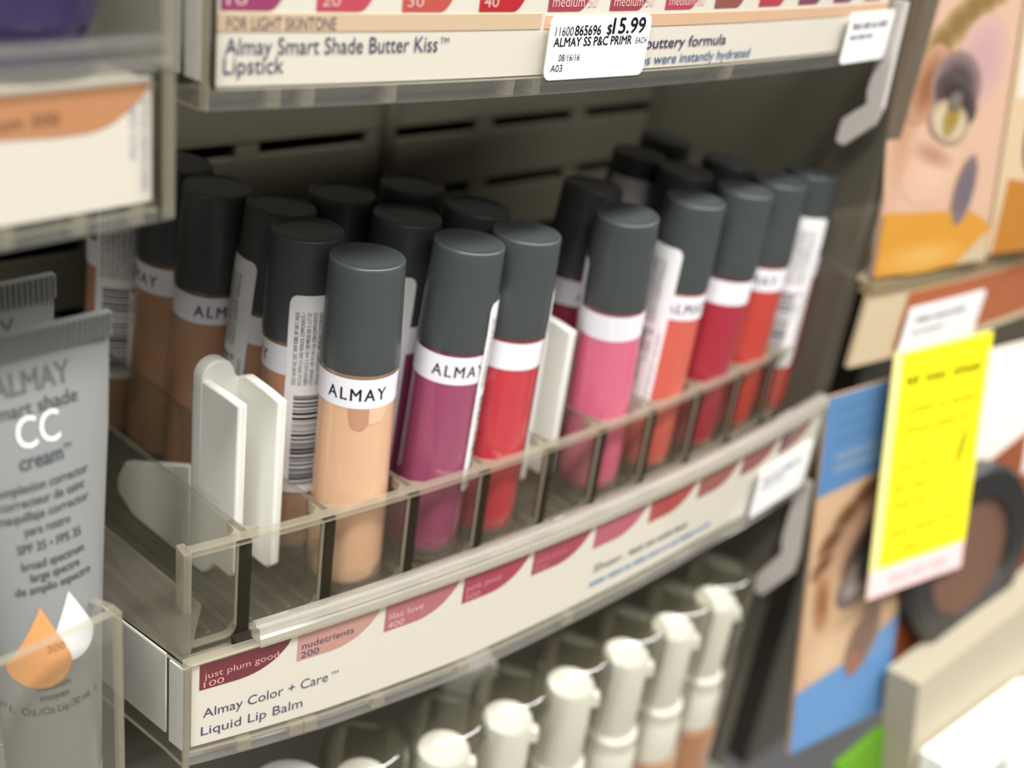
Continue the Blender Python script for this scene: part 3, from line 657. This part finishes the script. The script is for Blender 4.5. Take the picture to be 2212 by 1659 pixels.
pump_bottle(51.0, 42.0, -79.0, .8, TAN[1], 'white pump bottle in the second row behind the others', False)
t = thing('lotion_tube', 'white standing tube with a tan drop printed on it, under the label strip', 'cream tube', (-38, 17.5, -198))
b = MB(); LT = (-38.0, 17.5)
b.lathe([(11.5, -198), (12, -197), (12, -84), (11.2, -81.5), (9, -80.5)], mat('white_tube_plastic', (226, 226, 218), .35, .5), 36, LT)
pvb = math.atan2(-181+38, 177+17.5)
for k in range(12):
    a0, a1 = pvb-.5+k*.075, pvb-.5+(k+1)*.075
    hh = lambda a: math.sqrt(max(0, 1-((a-pvb+.05)/.46)**2))
    b.poly([(LT[0]+12.1*math.sin(a), LT[1]-12.1*math.cos(a), z) for a, z in ((a0, -125), (a1, -125), (a1, -97+9*hh(a1)), (a0, -97+9*hh(a0)))], mat('tan_drop', (186, 118, 84), .4, .3))
b.build('body', t)
b = MB(); b.cbox(-170, 122, 0, 150, -206, -198, GREYP, n=20); o = b.build('display_shelf'); tag(o, 'grey shelf board the pump bottles stand on', 'shelf')

# ------------------------------------------------------------------ right neighbour: posters, lip, tags
def frame(P0, thd, tau):
    t_, a_ = R_(thd), R_(tau)
    u_ = Vector((math.cos(t_), math.sin(t_), 0)); bk = Vector((-math.sin(t_), math.cos(t_), 0)); v_ = math.cos(a_)*Vector((0, 0, 1))+math.sin(a_)*bk; n_ = v_.cross(u_)*-1
    n_ = u_.cross(v_)                             # points to the viewer
    return lambda u, v, d=0: tuple(Vector(P0)+u_*u+v_*v+n_*d)
def ell(c, rx, ry, n=24, rot=0):
    return [(c[0]+rx*math.cos(q)*math.cos(rot)-ry*math.sin(q)*math.sin(rot), c[1]+rx*math.cos(q)*math.sin(rot)+ry*math.sin(q)*math.cos(rot)) for q in [2*math.pi*k/n for k in range(n)]]
def layer(b, F, pts, d, rgb, nm): b.poly([F(u, v, d) for u, v in pts], mat('print_'+nm, rgb if 'sale' in nm or 'pink_foot' in nm else tuple(c_*.89 for c_ in rgb), .4, .4))
NSOFT = [0]
def soft(b, F, c, rx, ry, rot, d, rgb_in, rgb_out, nm, steps=7, inner=.45):
    """airbrushed blot of the print: nested ovals from the outer to the inner tone"""
    for k in range(steps):
        q = 1-(1-inner)*k/(steps-1); w_ = (k+1)/steps
        layer(b, F, ell(c, rx*q, ry*q, 28, rot), d+k*.006, tuple(rgb_out[i]+(rgb_in[i]-rgb_out[i])*w_ for i in range(3)), '%s_tone_%d' % (nm, k))
POS = 'eye posters on the right display'
F = frame((192.4, 9.3, 31.8), -8, 8)
t = thing('poster', 'upper poster of a made-up eye above an ochre block, right of the trays', 'poster', F(30, 0), POS)
b = MB(); b.extrude([(0, 0), (66, -.5), (59, 100), (-2, 100)], F, -1.5, 0, mat('print_skin_light', (194, 160, 137), .4, .4))
SK1 = (218, 180, 154)
soft(b, F, (4, 62), 9, 40, 0, .08, (196, 148, 118), SK1, 'temple', inner=.3)
soft(b, F, (24, 36), 16, 12, .2, .1, (226, 188, 164), SK1, 'cheek', inner=.3)
soft(b, F, (22, 42), 15, 4, -.3, .15, (186, 142, 114), SK1, 'under_eye', inner=.3)
for k, (u, v, r_) in enumerate([(12, 74, 6), (17, 80, 6.5), (24, 86, 6.5), (31, 91, 6.5), (39, 95, 6), (47, 98, 5)]):
    soft(b, F, (u, v), r_*1.5, r_, .55, .2+k*.001, (140, 112, 66), (196, 162, 122), 'brow_%d' % k, 5)
soft(b, F, (13, 66), 9, 14, -.35, .26, (150, 98, 64), (200, 160, 132), 'crease', inner=.3)
soft(b, F, (41, 73), 15, 17, -.3, .31, (200, 162, 160), (212, 176, 162), 'pink_lid', inner=.4)
soft(b, F, (29, 65), 15, 12, -.35, .36, (84, 72, 72), (168, 140, 132), 'smoky_lid', inner=.5)
soft(b, F, (30, 60.5), 14.5, 7.5, -.5, .41, (58, 50, 47), (100, 86, 82), 'lash', 5)
soft(b, F, (28, 53.0), 12.5, 7.2, -.35, .46, (206, 190, 160), (160, 136, 112), 'eye_white', 5, .7)
soft(b, F, (29, 54.6), 4.8, 7.0, -.2, .51, (160, 132, 58), (176, 156, 104), 'iris', 4)
soft(b, F, (29.6, 60.0), 4.4, 3.6, 0, .56, (126, 116, 104), (104, 92, 80), 'pupil', 3)
layer(b, F, [(0, 0), (66, -.5), (66, 12), (60, 16), (50, 20), (0, 23)], .62, (214, 152, 58), 'ochre')
soft(b, F, (26, 5), 26, 6, 0, .63, (226, 174, 92), (216, 154, 60), 'ochre_glow', 5, .3)
layer(b, F, [(46, 0), (66, -.5), (65, 11), (60, 9), (53, 4)], .7, (206, 186, 152), 'ochre_corner')
soft(b, F, (44.5, 28), 5.8, 13.0, -.12, .75, (116, 104, 112), (150, 130, 120), 'lavender_oval', 4, .7)
b.build('print', t)
F2 = frame((187.0, 10.1, -15.3), -8, 11)
t = thing('poster', 'lower poster of a dark-lashed eye between two blue blocks', 'poster', F2(30, -152), POS)
b = MB(); b.extrude([(0, 0), (60, 2), (60, -152), (-1, -152)], F2, -1.5, 0, mat('print_skin_tan', (187, 155, 123), .4, .4))
layer(b, F2, [(0, 0), (60, 2), (60, -33), (-.5, -40)], .1, (90, 134, 182), 'blue_head')
for k, (z, wd) in enumerate([(-6, 40), (-12, 44), (-18, 40), (-25, 44), (-30, 36)]):
    layer(b, F2, [(7, z-1.2), (7+wd, z+.6), (7+wd, z+3.0), (7, z+1.2)], .14, (88, 126, 164) if k < 3 else (132, 152, 170), 'blue_text_%s' % 'abcde'[k])
SK2 = (210, 174, 138)
soft(b, F2, (34, -60), 34, 22, .5, .15, (176, 138, 112), SK2, 'bronze_lid', inner=.5)
for k, (u, v, r_) in enumerate([(7, -70, 5), (11, -60, 6), (19, -51, 6.5), (29, -44, 6.5), (40, -39, 6), (52, -36, 5.5)]):
    soft(b, F2, (u, v), r_*1.6, r_*.75, .75-.08*k, .2+k*.001, (104, 72, 46), (170, 130, 98), 'dark_brow_%d' % k, 5)
soft(b, F2, (9, -86), 5, 14, .1, .26, (146, 94, 58), (196, 154, 120), 'side_shade', 5, .3)
soft(b, F2, (40, -68), 24, 14, .62, .31, (50, 46, 46), (140, 108, 88), 'dark_lid', inner=.6)
soft(b, F2, (31, -82), 15, 9.5, .6, .36, (150, 136, 130), (110, 98, 92), 'grey_eye', 5, .6)
soft(b, F2, (34, -77), 5.6, 8, 0, .41, (62, 58, 56), (96, 88, 84), 'dark_iris', 4)
soft(b, F2, (26, -86), 4.2, 3.4, 0, .45, (182, 168, 162), (156, 142, 136), 'eye_glint', 3)
soft(b, F2, (16, -112), 15, 14, .4, .15, (222, 190, 154), SK2, 'cheek_glow', inner=.3)
layer(b, F2, [(-1, -124), (34, -118), (60, -106), (60, -152), (-1, -152)], .5, (102, 150, 202), 'blue_foot')
soft(b, F2, (38, -111), 9, 16, -.45, .55, (124, 98, 86), (160, 132, 114), 'brown_oval', 4, .7)
soft(b, F2, (33, -121), 5, 6, 0, .6, (172, 112, 88), (136, 104, 88), 'copper_spot', 3)
b.build('print', t)
# second column of cards at the picture's right edge
t = thing('poster', 'card at the upper right edge, white head over a grey pan and ochre foot', 'poster', F(84, 0), POS)
b = MB(); b.extrude([(69, 1), (112, 0), (108, 100), (62, 100)], F, -2.0, -.5, mat('print_card_cream', (196, 172, 140), .4, .4))
layer(b, F, [(68, 60), (112, 60), (108, 100), (63.5, 100)], -.4, (232, 228, 212), 'white_head')
layer(b, F, [(71, 1), (112, 0), (112, 24), (73, 30)], -.4, (190, 126, 50), 'ochre_foot')
layer(b, F, ell((94, 46), 16, 18), -.3, (78, 76, 72), 'grey_pan')
b.build('print', t)
# lip of the right display: clear rim with a brown strip
t = thing('shelf_lip', 'brown label strip with a clear beige rim under the upper eye poster', 'shelf lip', cv(-60, 3, -6, 1))
b = MB(); b.cbox(-132, 40, -.5, 5, 24.5, 29.5, clear('beige_rim_acrylic', (.7, .66, .55), .6, (218, 200, 160)), None, 1, n=14); b.cbox(-132, 40, 1.4, 60, 28.0, 30.5, mat('beige_shelf', (206, 194, 164), .5), None, 1, n=10); b.build('rim', t)
b = MB(); b.cbox(-132, 40, 0, 2, -4, 24.5, mat('beige_strip', (202, 184, 152), .5, .3), None, 1, n=14)
b.cbox(-108, 40, -.3, 0, -.5, 22.8, mat('rust_brown_strip', (166, 96, 62), .5, .3), None, 1, n=14); b.build('strip', t)
sticker_on_curve('price_tag', -106, -54, -4.5, 16.6, -1.2, 'white price tag on the brown strip above the yellow tag',
    [(15, -100, 9.5, 36, 2.6, .02, GINK), (16, -100, 4.5, 22, 2, 0, GINK)], mod=1)
F3 = frame((217.2, 2.2, -1.5), -10, 12)
o = thing('sale_tag', 'long bright yellow sale tag hanging below the white price tag', 'sale tag', F3(27, -99))
YEL = mat('sale_yellow', (252, 240, 30), .45, .3)
b = MB(); b.extrude([(-3, 1), (55.5, 3), (55.5, -100), (-3.5, -100)], F3, -.4, 0, mat('tag_border', (240, 230, 150), .45, .3))
layer(b, F3, [(1.6, .6), (55.5, 2.6), (55.5, -88), (1.6, -88)], .06, (252, 240, 30), 'sale_yellow')
layer(b, F3, [(-3.5, -88), (55.5, -88), (55.5, -100), (-3.5, -100)], .08, (238, 206, 206), 'pink_foot')
YI = mat('tag_print', (112, 104, 18), .5, .2); YI2 = mat('tag_print_faint', (176, 164, 22), .5, .2)
for sd_, u0, v0, wd, hh, m_ in [(21, 5, -13, 46, 5, YI), (22, 8, -25, 42, 4, YI2), (23, 8, -33, 40, 4, YI2), (24, 5, -48, 20, 3.6, YI2), (25, 5, -57, 26, 4, YI2), (26, 5, -64, 22, 3.6, YI2), (27, 5, -76, 42, 4, YI2), (28, 5, -84, 38, 3.6, YI2), (29, 9, -96, 36, 4, mat('pink_tag_print', (176, 170, 172), .5, .2))]:
    marks(b, lambda u, v, u0=u0, v0=v0: F3(u0+u, v0+v, .14), wd, hh, m_, sd_)
b.poly([F3(u, v, .14) for u, v in ell((45, -44), 3.0, 8.5, rot=-.25)], YI2)
b.build('paper', o)
# white header card, compact and cartons further down
F4 = frame((187.0, 10.1, -15.3), -8, 11)
o = thing('header_card', 'white card with a rust corner behind the yellow tag', 'card', F4(110, -60))
b = MB(); b.extrude([(62, 2), (175, 2), (175, -62), (62, -62)], F4, -3, -1.5, mat('print_header_white', (232, 224, 212), .45, .3))
layer(b, F4, [(62, -62), (62, -58), (112, -50), (142, -40), (142, -62)], -1.4, (156, 88, 54), 'rust_corner')
b.build('print', o)
CM = F4(100, -88, 6)
t = thing('powder_compact', 'round black compact with a brown powder pan, right of the yellow tag', 'compact', CM)
b = MB(); BLK = mat('black_compact', (40, 40, 40), .35, .5)
def disc(b, c, r0, r1, d0, d1, m, n=48, sy=1.0):
    A_ = [F4(c[0]+r0*math.cos(2*math.pi*k/n), c[1]+sy*r0*math.sin(2*math.pi*k/n), d0) for k in range(n)]; B_ = [F4(c[0]+r1*math.cos(2*math.pi*k/n), c[1]+sy*r1*math.sin(2*math.pi*k/n), d1) for k in range(n)]
    for k in range(n): b.poly([A_[k], A_[(k+1) % n], B_[(k+1) % n], B_[k]], m, True)
    return A_, B_
cc = (99, -88); n = 48
disc(b, cc, 42, 42, -1, 6, BLK); disc(b, cc, 42, 40, 6, 8, BLK); disc(b, cc, 40, 28, 8, 7.5, BLK); disc(b, cc, 28, 27, 7.5, 5, BLK)
b.poly([F4(cc[0]+42*math.cos(2*math.pi*k/n), cc[1]+42*math.sin(2*math.pi*k/n), -1) for k in range(n)][::-1], BLK)
b.build('case', t)
b = MB(); b.poly([F4(cc[0]+27.5*math.cos(2*math.pi*k/n), cc[1]+27.5*math.sin(2*math.pi*k/n), 5) for k in range(n)], mat('brown_powder', (104, 76, 62), .6, .3)); b.build('powder_pan', t)
o = thing('backing_card', 'rust brown card behind the black compact', 'card', F4(100, -150))
b = MB(); b.extrude([(62, -62.5), (190, -62.5), (190, -145), (60, -145)], F4, -4, -2.5, mat('rust_card', (140, 70, 36), .5, .3)); b.build('print', o)
o = thing('display_ledge', 'sloping beige ledge under the black compact', 'ledge', F4(120, -150, 10))
b = MB(); b.extrude([(52, -128), (200, -96), (200, -160), (56, -205)], F4, 4, 20, mat('beige_ledge', (172, 163, 142), .5, .3)); b.build('board', o)
WB = mat('white_blister', (246, 246, 240), .3, .5)
for k, (u, v, lb) in enumerate([(99, -180, 'bright white carton with a dark hang hole, nearer the blue poster'), (153, -169, 'bright white carton with a dark hang hole, at the lower right corner')]):
    o = thing('carton', lb, 'carton', F4(u, v-40, 24), 'white cartons at the lower right')
    b = MB(); b.extrude([(u-42 if k == 0 else u-26, v+20 if k == 0 else v+17), (u+26, v+31), (u+26, v-55), (u-42 if k == 0 else u-26, v-55)], F4, 22, 34, WB); b.build('box', o)
    b = MB(); b.poly([F4(p_[0], p_[1], 34.1) for p_ in ell((u+1, v+1), 6.5, 2.0, rot=.3)], mat('hole_dark', (70, 68, 60), .6)); b.build('hang_hole', o)
o = thing('lime_pack', 'bright green pack at the foot of the blue poster', 'pack', F4(36, -185, 4))
b = MB(); b.extrude([(26, -166), (62, -155), (62, -190), (26, -190)], F4, 2, 6, mat('lime_green', (96, 150, 30), .45)); b.build('pack', o)
b = MB(); b.box(330, 420, 70, 160, -330, 260, DGREY)
o = b.build('display_upright'); tag(o, 'dark upright behind the right hand posters', 'upright')
